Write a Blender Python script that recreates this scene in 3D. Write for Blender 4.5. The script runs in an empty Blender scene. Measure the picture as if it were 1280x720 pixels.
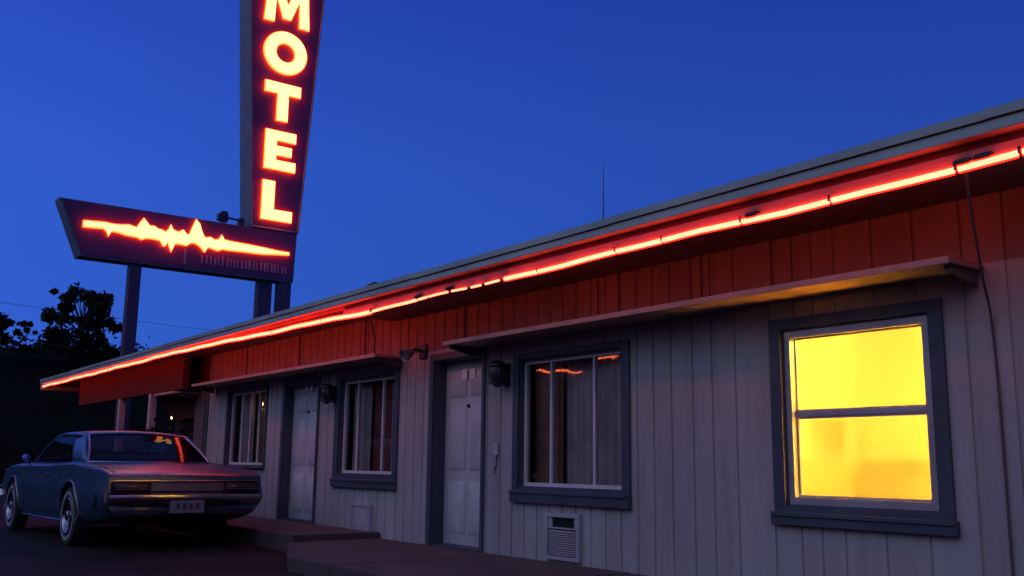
import bpy, bmesh, math, random
from mathutils import Vector, Matrix, noise
random.seed(7)
R = math.radians
S = bpy.context.scene
COL = S.collection

# ------------------------------------------------------------------ materials
def nt(name):
    m = bpy.data.materials.new(name); m.use_nodes = True
    n = m.node_tree; n.nodes.clear()
    out = n.nodes.new('ShaderNodeOutputMaterial')
    return m, n, out

def paint(name, col, rough=.6, metal=0., var=.25, scale=3., bump=.15, bscale=60., coat=0., spec=.5, stretch=(1, 1, 1), rvar=.12):
    m, n, out = nt(name)
    p = n.nodes.new('ShaderNodeBsdfPrincipled')
    tc = n.nodes.new('ShaderNodeTexCoord')
    mp = n.nodes.new('ShaderNodeMapping'); mp.inputs['Scale'].default_value = stretch
    n.links.new(tc.outputs['Object'], mp.inputs['Vector'])
    nz = n.nodes.new('ShaderNodeTexNoise'); nz.inputs['Scale'].default_value = scale; nz.inputs['Detail'].default_value = 6; nz.inputs['Roughness'].default_value = .62
    n.links.new(mp.outputs['Vector'], nz.inputs['Vector'])
    rp = n.nodes.new('ShaderNodeValToRGB')
    rp.color_ramp.elements[0].position = .3; rp.color_ramp.elements[1].position = .72
    rp.color_ramp.elements[0].color = tuple(c * (1 - var) for c in col) + (1,)
    rp.color_ramp.elements[1].color = tuple(min(1, c * (1 + var * .6)) for c in col) + (1,)
    n.links.new(nz.outputs['Fac'], rp.inputs['Fac'])
    n.links.new(rp.outputs['Color'], p.inputs['Base Color'])
    mr = n.nodes.new('ShaderNodeMapRange'); mr.inputs['To Min'].default_value = max(0, rough - rvar); mr.inputs['To Max'].default_value = min(1, rough + rvar)
    n.links.new(nz.outputs['Fac'], mr.inputs['Value']); n.links.new(mr.outputs['Result'], p.inputs['Roughness'])
    p.inputs['Metallic'].default_value = metal
    p.inputs['Coat Weight'].default_value = coat
    p.inputs['Coat Roughness'].default_value = .04
    p.inputs['Specular IOR Level'].default_value = spec
    if bump:
        b2 = n.nodes.new('ShaderNodeTexNoise'); b2.inputs['Scale'].default_value = bscale; b2.inputs['Detail'].default_value = 4
        n.links.new(mp.outputs['Vector'], b2.inputs['Vector'])
        bp = n.nodes.new('ShaderNodeBump'); bp.inputs['Strength'].default_value = bump; bp.inputs['Distance'].default_value = .01
        n.links.new(b2.outputs['Fac'], bp.inputs['Height']); n.links.new(bp.outputs['Normal'], p.inputs['Normal'])
    n.links.new(p.outputs['BSDF'], out.inputs['Surface'])
    return m

def emit(name, col, strength):
    m, n, out = nt(name)
    e = n.nodes.new('ShaderNodeEmission'); e.inputs['Color'].default_value = (*col, 1)
    tc = n.nodes.new('ShaderNodeTexCoord'); nz = n.nodes.new('ShaderNodeTexNoise'); nz.inputs['Scale'].default_value = 2.3
    n.links.new(tc.outputs['Object'], nz.inputs['Vector'])
    mr = n.nodes.new('ShaderNodeMapRange'); mr.inputs['To Min'].default_value = strength * .8; mr.inputs['To Max'].default_value = strength * 1.2
    n.links.new(nz.outputs['Fac'], mr.inputs['Value']); n.links.new(mr.outputs['Result'], e.inputs['Strength'])
    n.links.new(e.outputs['Emission'], out.inputs['Surface'])
    return m

def pane_mat(name, tint=(1, 1, 1), refl=1.0, rough=.015, wav=.0):
    m, n, out = nt(name)
    t = n.nodes.new('ShaderNodeBsdfTransparent'); t.inputs['Color'].default_value = (*tint, 1)
    g = n.nodes.new('ShaderNodeBsdfGlossy'); g.inputs['Roughness'].default_value = rough
    f = n.nodes.new('ShaderNodeFresnel'); f.inputs['IOR'].default_value = 1.52
    ml = n.nodes.new('ShaderNodeMath'); ml.operation = 'MULTIPLY'; ml.inputs[1].default_value = refl; ml.use_clamp = True
    n.links.new(f.outputs['Fac'], ml.inputs[0])
    mx = n.nodes.new('ShaderNodeMixShader')
    n.links.new(ml.outputs[0], mx.inputs['Fac']); n.links.new(t.outputs[0], mx.inputs[1]); n.links.new(g.outputs[0], mx.inputs[2])
    if wav:
        tc = n.nodes.new('ShaderNodeTexCoord'); nz = n.nodes.new('ShaderNodeTexNoise'); nz.inputs['Scale'].default_value = 4
        n.links.new(tc.outputs['Object'], nz.inputs['Vector'])
        bp = n.nodes.new('ShaderNodeBump'); bp.inputs['Strength'].default_value = wav; bp.inputs['Distance'].default_value = .02
        n.links.new(nz.outputs['Fac'], bp.inputs['Height']); n.links.new(bp.outputs['Normal'], g.inputs['Normal'])
    n.links.new(mx.outputs[0], out.inputs['Surface'])
    return m

M = {}
M['siding'] = paint('siding_paint', (.38, .36, .37), .62, var=.22, scale=1.3, bump=.35, bscale=28, stretch=(1, 1, .22))
def add_streaks(m, lo, scale, stretch):
    n = m.node_tree; p = next(x for x in n.nodes if x.type == 'BSDF_PRINCIPLED'); l = p.inputs['Base Color'].links[0]; src = l.from_socket
    tc = n.nodes.new('ShaderNodeTexCoord'); mp = n.nodes.new('ShaderNodeMapping'); mp.inputs['Scale'].default_value = stretch
    nz = n.nodes.new('ShaderNodeTexNoise'); nz.inputs['Scale'].default_value = scale; nz.inputs['Detail'].default_value = 9; nz.inputs['Roughness'].default_value = .7
    rp = n.nodes.new('ShaderNodeValToRGB'); rp.color_ramp.elements[0].position = .33; rp.color_ramp.elements[1].position = .55
    rp.color_ramp.elements[0].color = (lo, lo * .97, lo * .93, 1)
    mx = n.nodes.new('ShaderNodeMix'); mx.data_type = 'RGBA'; mx.blend_type = 'MULTIPLY'; mx.inputs[0].default_value = 1
    n.links.new(tc.outputs['Object'], mp.inputs['Vector']); n.links.new(mp.outputs['Vector'], nz.inputs['Vector']); n.links.new(nz.outputs['Fac'], rp.inputs['Fac'])
    n.links.new(src, mx.inputs[6]); n.links.new(rp.outputs['Color'], mx.inputs[7]); n.links.new(mx.outputs[2], p.inputs['Base Color'])
add_streaks(M['siding'], .84, 3.0, (2.2, 1, .16))
M['trim'] = paint('slate_trim_paint', (.055, .066, .095), .5, var=.3, bump=.2, bscale=40)
M['metal_fascia'] = paint('grey_metal_fascia', (.37, .43, .40), .5, metal=.0, var=.3, scale=1.2, bump=.12, stretch=(.6, 1, 1))
M['board'] = paint('eave_board_paint', (.55, .08, .07), .5, var=.25, bump=.2)
M['band'] = paint('neon_tinted_band', (.26, .125, .112), .65, var=.25, scale=1.3, bump=.3, bscale=28, stretch=(1, 1, .22))  # siding colour with the neon's red light painted in
M['brown'] = paint('brown_pilaster_paint', (.11, .08, .075), .7, var=.3, bump=.2)
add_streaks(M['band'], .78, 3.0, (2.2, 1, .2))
M['lip'] = paint('drip_lip_paint', (.5, .22, .2), .5, var=.2, bump=.1)
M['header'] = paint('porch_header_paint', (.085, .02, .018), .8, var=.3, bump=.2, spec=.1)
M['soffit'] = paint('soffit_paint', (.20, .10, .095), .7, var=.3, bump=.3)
M['roofing'] = paint('tar_roofing', (.05, .05, .055), .9, var=.3, bump=.5)
M['awning'] = paint('awning_paint', (.40, .235, .21), .5, var=.25, bump=.15)
M['door'] = paint('door_paint', (.52, .52, .56), .42, var=.12, scale=2, bump=.08)
add_streaks(M['door'], .82, 5.0, (1, 1, .5))
M['white'] = paint('white_sash_paint', (.62, .60, .62), .4, var=.15, bump=.08)
M['bright'] = paint('number_plate_paint', (.85, .83, .85), .4, var=.05, bump=0)
M['alu'] = paint('aluminium_frame', (.42, .41, .44), .35, metal=.5, var=.2, bump=.05)
M['curtain'] = paint('dark_curtain_cloth', (.74, .60, .66), .9, var=.3, bump=.3, bscale=120)
M['curtain_red'] = paint('maroon_curtain_cloth', (.34, .10, .12), .9, var=.3, bump=.3, bscale=120)
M['curtain_tan'] = paint('brown_and_lit_curtain_cloth', (.42, .22, .18), .9, var=.3, bump=.3, bscale=120)  # brown cloth, also the orange light painted on the wide window's curtain edge
M['pane'] = pane_mat('window_glass', (.92, .94, .95), 1.3, .01, .025)
def obscure_glass():
    m, n, out = nt('obscure_window_glass')
    t = n.nodes.new('ShaderNodeBsdfTransparent'); r_ = n.nodes.new('ShaderNodeBsdfRefraction'); r_.inputs['IOR'].default_value = 1.12; r_.inputs['Roughness'].default_value = .30
    g = n.nodes.new('ShaderNodeBsdfGlossy'); g.inputs['Roughness'].default_value = .05
    a = n.nodes.new('ShaderNodeMixShader'); a.inputs['Fac'].default_value = .75; b = n.nodes.new('ShaderNodeMixShader'); b.inputs['Fac'].default_value = .05
    n.links.new(t.outputs[0], a.inputs[1]); n.links.new(r_.outputs[0], a.inputs[2]); n.links.new(a.outputs[0], b.inputs[1]); n.links.new(g.outputs[0], b.inputs[2]); n.links.new(b.outputs[0], out.inputs['Surface'])
    return m
M['pane_lit'] = obscure_glass()
M['black'] = paint('black_metal', (.015, .015, .018), .4, metal=.3, var=.2, bump=.1)
M['cable'] = paint('cable_rubber', (.10, .07, .08), .6, var=.2, bump=0)
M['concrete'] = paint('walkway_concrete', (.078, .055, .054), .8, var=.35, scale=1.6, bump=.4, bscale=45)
M['vent'] = paint('grey_vent_metal', (.46, .45, .49), .45, metal=.2, var=.2, bump=.05)
M['dark'] = paint('dark_interior', (.02, .019, .022), .95, var=.2, bump=.1)
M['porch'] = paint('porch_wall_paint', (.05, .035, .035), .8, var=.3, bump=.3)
M['room'] = paint('room_wall_paint', (.78, .70, .52), .8, var=.06, scale=.8, bump=.1)
M['roomwood'] = paint('room_wood', (.66, .53, .36), .6, var=.2, bump=.1)
M['roompic'] = paint('picture_paper', (.52, .33, .13), .7, var=.2, bump=0)
M['roomlow'] = paint('room_lower_wall_paint', (.68, .48, .28), .8, var=.08, bump=.05)
M['bulb'] = emit('bulb_glow', (1, .62, .22), 5)
M['amber'] = emit('awning_fill_glow', (1, .42, .03), 140)  # added glow that brightens the awning underside through the window
M['lamp_globe'] = emit('lamp_globe_glow', (1, .76, .13), 330)
# neon + sign
def halo_shell(name, col, strength, trans):  # added see-through glowing shell that imitates the halo around the tubes
    m, n, out = nt(name)
    e = n.nodes.new('ShaderNodeEmission'); e.inputs['Color'].default_value = (*col, 1); e.inputs['Strength'].default_value = strength
    t = n.nodes.new('ShaderNodeBsdfTransparent'); mx = n.nodes.new('ShaderNodeMixShader'); mx.inputs['Fac'].default_value = trans
    n.links.new(e.outputs[0], mx.inputs[1]); n.links.new(t.outputs[0], mx.inputs[2]); n.links.new(mx.outputs[0], out.inputs['Surface'])
    return m
M['neon'] = emit('neon_tube_glow', (1, .16, .05), 12)
M['neon_core'] = emit('neon_core_glow', (1, .84, .46), 1.7)
M['neon_halo_left'] = halo_shell('far_neon_halo_glow', (1, .010, .003), 18, .62)
M['neon_halo'] = halo_shell('neon_halo_glow', (1, .010, .003), 10.5, .62)
M['neon_dim'] = emit('weak_neon_tube_glow', (1, .10, .045), 9)
M['letter'] = emit('sign_letter_glow', (1, .66, .17), 3.2)
M['letter_edge'] = emit('sign_letter_rim_glow', (1, .06, .012), 10)
M['signface'] = paint('purple_sign_enamel', (.125, .010, .06), .42, var=.25, scale=1.4, bump=.1)
M['signside'] = paint('grey_sign_metal', (.16, .17, .20), .5, metal=.2, var=.3, bump=.1)
M['signpole'] = paint('dark_sign_pole_paint', (.07, .025, .055), .5, var=.3, bump=.15)
M['signtext'] = paint('pale_sign_strip', (.42, .16, .27), .5, var=.3, bump=0)
# car
def car_paint():
    m, n, out = nt('blue_car_paint')
    p = n.nodes.new('ShaderNodeBsdfPrincipled')
    tc = n.nodes.new('ShaderNodeTexCoord'); nz = n.nodes.new('ShaderNodeTexNoise'); nz.inputs['Scale'].default_value = 2.2; nz.inputs['Detail'].default_value = 8
    n.links.new(tc.outputs['Object'], nz.inputs['Vector'])
    rp = n.nodes.new('ShaderNodeValToRGB'); rp.color_ramp.elements[0].position = .3; rp.color_ramp.elements[1].position = .75
    rp.color_ramp.elements[0].color = (.010, .050, .105, 1); rp.color_ramp.elements[1].color = (.018, .075, .145, 1)
    n.links.new(nz.outputs['Fac'], rp.inputs['Fac']); n.links.new(rp.outputs['Color'], p.inputs['Base Color'])
    mr = n.nodes.new('ShaderNodeMapRange'); mr.inputs['To Min'].default_value = .38; mr.inputs['To Max'].default_value = .46
    n.links.new(nz.outputs['Fac'], mr.inputs['Value']); n.links.new(mr.outputs['Result'], p.inputs['Roughness'])
    p.inputs['Metallic'].default_value = .3; p.inputs['Coat Weight'].default_value = .85; p.inputs['Coat Roughness'].default_value = .27
    n.links.new(p.outputs['BSDF'], out.inputs['Surface'])
    return m
M['car'] = car_paint()
M['chrome'] = paint('worn_chrome', (.40, .40, .43), .2, metal=1, var=.15, bump=0, rvar=.08)
M['chrome_dull'] = paint('dull_brushed_trim', (.28, .27, .28), .38, metal=.8, var=.2, bump=0)
M['tyre'] = paint('tyre_rubber', (.018, .018, .02), .85, var=.2, bump=.2)
M['whitewall'] = paint('whitewall_rubber', (.24, .25, .28), .7, var=.2, bump=0)
M['taillight'] = paint('dark_red_lens', (.06, .006, .008), .2, var=.2, bump=0)
M['carglass'] = pane_mat('car_glass', (.60, .62, .64), .45, .012)
M['seat'] = paint('dark_vinyl', (.03, .03, .035), .55, var=.2, bump=.1)
M['plate'] = paint('plate_paint', (.22, .20, .18), .5, var=.15, bump=0)
M['plateink'] = paint('plate_ink', (.06, .05, .08), .6, var=.1, bump=0)
# nature
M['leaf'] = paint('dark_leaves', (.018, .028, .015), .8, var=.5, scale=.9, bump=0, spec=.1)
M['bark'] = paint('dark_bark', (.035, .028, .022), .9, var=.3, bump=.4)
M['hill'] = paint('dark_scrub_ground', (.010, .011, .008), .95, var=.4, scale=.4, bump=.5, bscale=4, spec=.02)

def asphalt(name, base, rough):
    m, n, out = nt(name)
    p = n.nodes.new('ShaderNodeBsdfPrincipled')
    tc = n.nodes.new('ShaderNodeTexCoord')
    nz = n.nodes.new('ShaderNodeTexNoise'); nz.inputs['Scale'].default_value = .55; nz.inputs['Detail'].default_value = 8
    n2 = n.nodes.new('ShaderNodeTexNoise'); n2.inputs['Scale'].default_value = 90; n2.inputs['Detail'].default_value = 3
    vo = n.nodes.new('ShaderNodeTexVoronoi'); vo.feature = 'DISTANCE_TO_EDGE'; vo.inputs['Scale'].default_value = .42
    for q in (nz, n2): n.links.new(tc.outputs['Object'], q.inputs['Vector'])
    ad = n.nodes.new('ShaderNodeVectorMath'); ad.operation = 'ADD'
    n.links.new(tc.outputs['Object'], ad.inputs[0]); n.links.new(nz.outputs['Color'], ad.inputs[1]); n.links.new(ad.outputs[0], vo.inputs['Vector'])
    rp = n.nodes.new('ShaderNodeValToRGB'); rp.color_ramp.elements[0].position = .3; rp.color_ramp.elements[1].position = .7
    rp.color_ramp.elements[0].color = tuple(c * .65 for c in base) + (1,); rp.color_ramp.elements[1].color = tuple(c * 1.3 for c in base) + (1,)
    n.links.new(nz.outputs['Fac'], rp.inputs['Fac'])
    cr = n.nodes.new('ShaderNodeValToRGB'); cr.color_ramp.elements[0].position = .004; cr.color_ramp.elements[1].position = .014
    cr.color_ramp.elements[0].color = (.25, .25, .25, 1)
    n.links.new(vo.outputs['Distance'], cr.inputs['Fac'])
    mx = n.nodes.new('ShaderNodeMix'); mx.data_type = 'RGBA'; mx.blend_type = 'MULTIPLY'; mx.inputs[0].default_value = 1
    n.links.new(rp.outputs['Color'], mx.inputs[6]); n.links.new(cr.outputs['Color'], mx.inputs[7])
    n.links.new(mx.outputs[2], p.inputs['Base Color']); p.inputs['Specular IOR Level'].default_value = .08
    mr = n.nodes.new('ShaderNodeMapRange'); mr.inputs['To Min'].default_value = rough - .15; mr.inputs['To Max'].default_value = rough + .15
    n.links.new(nz.outputs['Fac'], mr.inputs['Value']); n.links.new(mr.outputs['Result'], p.inputs['Roughness'])
    bp = n.nodes.new('ShaderNodeBump'); bp.inputs['Strength'].default_value = .5; bp.inputs['Distance'].default_value = .01
    n.links.new(n2.outputs['Fac'], bp.inputs['Height']); n.links.new(bp.outputs['Normal'], p.inputs['Normal'])
    n.links.new(p.outputs['BSDF'], out.inputs['Surface'])
    return m
M['asphalt'] = asphalt('parking_asphalt', (.032, .022, .019), .72)
M['earth'] = asphalt('dark_earth', (.03, .03, .028), .85)

# ------------------------------------------------------------------ mesh helpers
class MB:
    def __init__(s): s.bm = bmesh.new()
    def box(s, x0, x1, y0, y1, z0, z1, bev=0.):
        v = [s.bm.verts.new(p) for p in ((x0, y0, z0), (x1, y0, z0), (x1, y1, z0), (x0, y1, z0), (x0, y0, z1), (x1, y0, z1), (x1, y1, z1), (x0, y1, z1))]
        fs = [s.bm.faces.new([v[i] for i in q]) for q in ((3, 2, 1, 0), (4, 5, 6, 7), (0, 1, 5, 4), (1, 2, 6, 5), (2, 3, 7, 6), (3, 0, 4, 7))]
        if bev:
            es = list({e for f in fs for e in f.edges})
            bmesh.ops.bevel(s.bm, geom=es, offset=bev, segments=2, affect='EDGES', profile=.5)
        return s
    def quad(s, *pts):
        s.bm.faces.new([s.bm.verts.new(p) for p in pts]); return s
    def tube(s, pts, r, n=8, cap=True):
        pts = [Vector(p) for p in pts]; rings = []
        rs = r if isinstance(r, (list, tuple)) else [r] * len(pts)
        up = None
        for i, p in enumerate(pts):
            t = (pts[min(i + 1, len(pts) - 1)] - pts[max(i - 1, 0)]).normalized()
            if up is None: up = Vector((0, 0, 1)) if abs(t.z) < .9 else Vector((1, 0, 0))
            a = t.cross(up).normalized(); b = a.cross(t).normalized(); up = b
            rings.append([s.bm.verts.new(p + rs[i] * (math.cos(2 * math.pi * k / n) * a + math.sin(2 * math.pi * k / n) * b)) for k in range(n)])
        for q, w in zip(rings, rings[1:]):
            for k in range(n): s.bm.faces.new((q[k], q[(k + 1) % n], w[(k + 1) % n], w[k]))
        if cap:
            s.bm.faces.new(rings[0][::-1]); s.bm.faces.new(rings[-1])
        return s
    def lathe(s, prof, axis='z', c=(0, 0, 0), n=24, cap=True):
        rings = []
        for r, h in prof:
            ring = []
            for k in range(n):
                a = 2 * math.pi * k / n; u, w = r * math.cos(a), r * math.sin(a)
                p = {'z': (u, w, h), 'y': (u, h, w), 'x': (h, u, w)}[axis]
                ring.append(s.bm.verts.new((p[0] + c[0], p[1] + c[1], p[2] + c[2])))
            rings.append(ring)
        for q, w in zip(rings, rings[1:]):
            for k in range(n): s.bm.faces.new((q[k], q[(k + 1) % n], w[(k + 1) % n], w[k]))
        if cap:
            s.bm.faces.new(rings[0]); s.bm.faces.new(rings[-1])
        return s
    def prism(s, poly, axis, a, b):
        """poly in the two other axes, extruded from a to b along axis ('x': (y,z), 'y': (x,z), 'z': (x,y))"""
        def P(p, h): return {'x': (h, p[0], p[1]), 'y': (p[0], h, p[1]), 'z': (p[0], p[1], h)}[axis]
        A = [s.bm.verts.new(P(p, a)) for p in poly]; B = [s.bm.verts.new(P(p, b)) for p in poly]
        fa = s.bm.faces.new(A); fb = s.bm.faces.new(B[::-1])
        for k in range(len(poly)):
            j = (k + 1) % len(poly); s.bm.faces.new((A[k], B[k], B[j], A[j]))
        fa.normal_update(); fb.normal_update(); bmesh.ops.triangulate(s.bm, faces=[fa, fb])
        return s
    def grid(s, rows):
        vs = [[s.bm.verts.new(p) for p in row] for row in rows]
        for a, b in zip(vs, vs[1:]):
            for k in range(len(a) - 1): s.bm.faces.new((a[k], a[k + 1], b[k + 1], b[k]))
        return s
    def build(s, name, mat, parent=None, smooth=None, solid=0., local=False, loc=None, fixn=True):
        bm = s.bm
        if fixn: bmesh.ops.recalc_face_normals(bm, faces=bm.faces)
        if parent is not None and not local:
            off = Vector((0, 0, 0)); q = parent
            while q is not None: off += q.location; q = q.parent
            bmesh.ops.translate(bm, verts=bm.verts, vec=-off)
        me = bpy.data.meshes.new(name); bm.to_mesh(me); bm.free()
        me.materials.append(M[mat] if isinstance(mat, str) else mat)
        o = bpy.data.objects.new(name, me); COL.objects.link(o)
        if smooth is not None:
            me.shade_smooth()
            try: me.set_sharp_from_angle(angle=R(smooth))
            except Exception: pass
        if solid:
            md = o.modifiers.new('Solidify', 'SOLIDIFY'); md.thickness = solid; md.offset = -1
        if parent is not None: o.parent = parent
        if loc is not None: o.location = loc
        return o

def tag(o, label=None, cat=None, group=None, kind=None):
    if label: o['label'] = label
    if cat: o['category'] = cat
    if group: o['group'] = group
    if kind: o['kind'] = kind
    return o
def thing(name, loc, label, cat, group=None, rz=0):
    o = bpy.data.objects.new(name, None); COL.objects.link(o); o.empty_display_size = .3
    o.location = loc; o.rotation_euler = (0, 0, rz)
    return tag(o, label, cat, group)
def copy_tree(o, parent=None):
    c = o.copy(); COL.objects.link(c)
    if parent is not None: c.parent = parent
    for ch in [x for x in bpy.data.objects if x.parent == o]: copy_tree(ch, c)
    return c
def struct(mb, name, mat): return tag(mb.build(name, mat), kind='structure')

ZG = -.126          # level of the parking lot; walkway slab top is z = 0

# ------------------------------------------------------------------ ground
g = MB(); g.quad((-260, -220, ZG - .008), (220, -220, ZG - .008), (220, 260, ZG - .008), (-260, 260, ZG - .008)); struct(g, 'ground', 'earth')
g = MB()
nx, ny = 60, 40
rows = []
for j in range(ny + 1):
    row = []
    for i in range(nx + 1):
        x = -40 + 60 * i / nx; y = -32 + 40 * j / ny
        z = ZG + (.012 * noise.noise((x * .35, y * .35, 3.1)) if -20 < y < -1.9 or x < -18 else 0) * (0 if i in (0, nx) or j in (0, ny) else 1) * .5
        row.append((x, y, z))
    rows.append(row)
g.grid(rows); pl = struct(g, 'parking_lot', 'asphalt'); pl.data.shade_smooth()
# walkway slabs
def slab(mb, poly, z1):
    b = MB(); b.prism(poly, 'z', ZG - .005, z1); bm = b.bm
    bmesh.ops.recalc_face_normals(bm, faces=bm.faces)
    bmesh.ops.bevel(bm, geom=[e for e in bm.edges if all(v.co.z > z1 - .01 for v in e.verts) and len(e.link_faces) == 2 and e.calc_face_angle(0) > .5], offset=.012, segments=2, affect='EDGES')
    me = bpy.data.meshes.new('t'); bm.to_mesh(me); bm.free(); mb.bm.from_mesh(me); bpy.data.meshes.remove(me)
g = MB(); slab(g, [(-10.62, 0), (-10.55, -1.22), (-8.9, -1.93), (-8.05, -1.93), (-8.05, 0)], 0.)
xq = -8.042; kq = 0
while xq < 6: slab(g, [(xq, 0), (xq, -1.93 + .004 * (kq % 2)), (xq + 1.79, -1.93 + .004 * (kq % 2)), (xq + 1.79, 0)], -.002 * (kq % 3)); xq += 1.798; kq += 1
struct(g, 'walkway', 'concrete')
g = MB(); xq = -27.0; kq = 0
while xq < -10.7: x2 = min(xq + 1.82, -10.6); slab(g, [(xq, 0), (xq, -1.12), (x2, -1.12), (x2, 0)], .07 - .002 * (kq % 2)); xq = x2 + .008; kq += 1
struct(g, 'raised_walkway', 'concrete')

# ------------------------------------------------------------------ motel building
BL = thing('motel_building', (-11, 3.5, ZG), 'long low motel with grey grooved siding, flat roof and wide red lit eave', 'motel')

X_END = -16.85; X_R = 4.0; ZT = 2.712; ZB = 2.165
openings = [(-4.62, -3.44, .62, 1.90), (-7.86, -6.35, .67, 1.93), (-11.80, -10.35, .74, 1.96), (-15.85, -14.28, .82, 2.0),
            (-9.47, -8.50, .0, 2.04), (-13.57, -12.47, .07, 1.98)]
xs = {X_END, X_R}; gro = []
x = X_END + .15
rg = random.Random(3)
known = [-3.19, -3.52, -3.83, -4.14, -4.33, -4.5, -4.73, -5.07]
while x < X_R - .1:
    gro.append(x); x += rg.choice([.19, .2, .2, .21, .24])
gro = [q for q in gro if not -5.2 < q < -3.0] + known
zs = {ZG - .01, ZB, ZT}
for a, b, c, d in openings: xs |= {a, b}; zs |= {c, d}
GW = .007
for q in gro:
    xs |= {q - GW - .004, q - GW, q + GW, q + GW + .004}
# a few extra lines so the panel surface can be very slightly wavy
xs = sorted(xs); zs = sorted(zs)
xs = [v for i, v in enumerate(xs) if i == 0 or v - xs[i - 1] > .0015]
w = MB()
def ydep(x):
    d = 0.
    for q in gro:
        if abs(x - q) <= GW + .0005: d = .012
    return d
VV = {}
def vv(i, k):
    if (i, k) not in VV: VV[(i, k)] = w.bm.verts.new((xs[i], ydep(xs[i]), zs[k]))
    return VV[(i, k)]
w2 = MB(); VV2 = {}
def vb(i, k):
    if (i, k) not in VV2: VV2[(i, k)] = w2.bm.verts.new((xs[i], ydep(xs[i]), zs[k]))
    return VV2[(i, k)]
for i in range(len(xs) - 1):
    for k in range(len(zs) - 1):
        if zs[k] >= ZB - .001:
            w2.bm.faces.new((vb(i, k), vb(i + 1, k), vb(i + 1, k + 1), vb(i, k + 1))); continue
        cx, cz = (xs[i] + xs[i + 1]) / 2, (zs[k] + zs[k + 1]) / 2
        if any(a < cx < b and c < cz < d for a, b, c, d in openings): continue
        w.bm.faces.new((vv(i, k), vv(i + 1, k), vv(i + 1, k + 1), vv(i, k + 1)))
w.build('siding_wall', 'siding', BL, fixn=False); w2.build('upper_band', 'band', BL, fixn=False)  # upper wall carries the red neon light in its colour
# end wall, rear wall, inner dividing walls
g = MB(); g.box(X_END, X_END + .12, .02, 7, ZG - .01, ZT); g.build('end_wall', 'siding', BL)
g = MB(); g.box(X_END, X_R, 7, 7.15, ZG - .01, ZT); g.box(X_R - .12, X_R, .02, 7, ZG - .01, ZT - .002); g.build('rear_wall', 'siding', BL)
# porch at the far end: back wall, upper panel, door strip
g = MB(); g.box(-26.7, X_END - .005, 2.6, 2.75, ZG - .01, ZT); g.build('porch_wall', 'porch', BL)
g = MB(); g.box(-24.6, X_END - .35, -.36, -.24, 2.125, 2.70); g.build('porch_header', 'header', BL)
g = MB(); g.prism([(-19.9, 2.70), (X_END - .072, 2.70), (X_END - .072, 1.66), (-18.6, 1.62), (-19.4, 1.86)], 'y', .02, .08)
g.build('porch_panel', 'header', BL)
g = MB(); g.box(-17.55, -17.05, .01, .09, .07, 2.1); g.build('porch_pilaster', 'brown', BL)
# corner trim
g = MB(); g.box(X_END - .06, X_END + .05, -.022, .06, .07, 2.12, bev=.004); g.build('corner_trim', 'trim', BL)
for px in (-21.15, -19.05):
    g = MB(); g.box(px - .065, px + .065, -.365, -.235, .07, 2.12, bev=.01); p = g.build('porch_post', 'siding', BL)

# roof, fascia, soffit
EX0, EX1 = -27.0, 4.4
g = MB(); g.box(EX0 + .02, EX1 - .02, -.74, 7.5, 2.752, 2.84); g.build('roof', 'roofing', BL)
g = MB(); g.box(-10.4, EX1 - .03, -.665, -.002, 2.602, 2.63); g.box(EX0 + .03, -10.402, -.665, -.002, 2.702, 2.73); g.box(EX0 + .03, X_END - .01, .0, 7.4, 2.722, 2.74)
so = g.build('soffit', 'soffit', BL)
f = MB()
# metal drip edge, two stepped bands, in lengths with visible laps
xx = EX0; rf = random.Random(5); lens = []
while xx < EX1 - .1:
    l = min(3.05, EX1 - xx); lens.append((xx, xx + l)); xx += l
for k, (a, b) in enumerate(lens):
    d = .002 * (k % 2); t = rf.uniform(-.003, .003)
    f.prism([(-.785 - d, 2.80 + t), (-.785 - d, 2.853 + t), (-.70, 2.862 + t), (-.70, 2.80 + t)], 'x', a, b + (.02 if k % 2 else 0))
    f.prism([(-.772 - d, 2.732 + t), (-.765 - d, 2.792 + t), (-.70, 2.792 + t), (-.70, 2.75 + t), (-.745 - d, 2.732 + t)], 'x', a, b + (.02 if k % 2 else 0))
f.build('fascia', 'metal_fascia', BL)
f = MB()
f.box(-10.4, EX1 - .03, -.72, -.665, 2.585, 2.665); f.box(-10.399, EX1 - .031, -.668, -.64, 2.64, 2.735); f.box(EX0 + .03, -10.402, -.715, -.66, 2.688, 2.735)
f.build('eave_board', 'board', BL)
f = MB(); f.box(EX0 + .02, EX1, -.776, -.665, 2.724, 2.7315); f.build('drip_lip', 'lip', BL)
f = MB(); f.box(EX0, EX0 + .03, -.76, 7.4, 2.60, 2.79); f.build('end_fascia', 'metal_fascia', BL)
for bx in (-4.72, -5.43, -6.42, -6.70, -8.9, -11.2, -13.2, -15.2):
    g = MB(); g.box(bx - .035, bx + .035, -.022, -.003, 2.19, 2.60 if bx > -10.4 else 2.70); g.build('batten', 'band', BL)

# awnings
def awning(x0, x1, yd=.40, z=2.12):
    g = MB(); g.box(x0, x1, -yd, -.004, z, z + .035, bev=.004); a = g.build('awning', 'awning', BL)
    g = MB(); g.box(x0, x1, -yd - .012, -yd - .001, z - .004, z + .040, bev=.003); g.build('edge_strip', 'awning', a)
    for xb in (x0 + .05, x1 - .05):
        g = MB(); g.prism([(-.03, z - .003), (-yd + .05, z - .003), (-yd + .05, z - .03), (-.03, z - .10)], 'x', xb - .018, xb + .018); g.build('bracket', 'trim', a)
    return a
awning(-8.68, -3.05); awning(-16.57, -10.16); awning(-18.66, -17.45, .40, 2.06)

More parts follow.
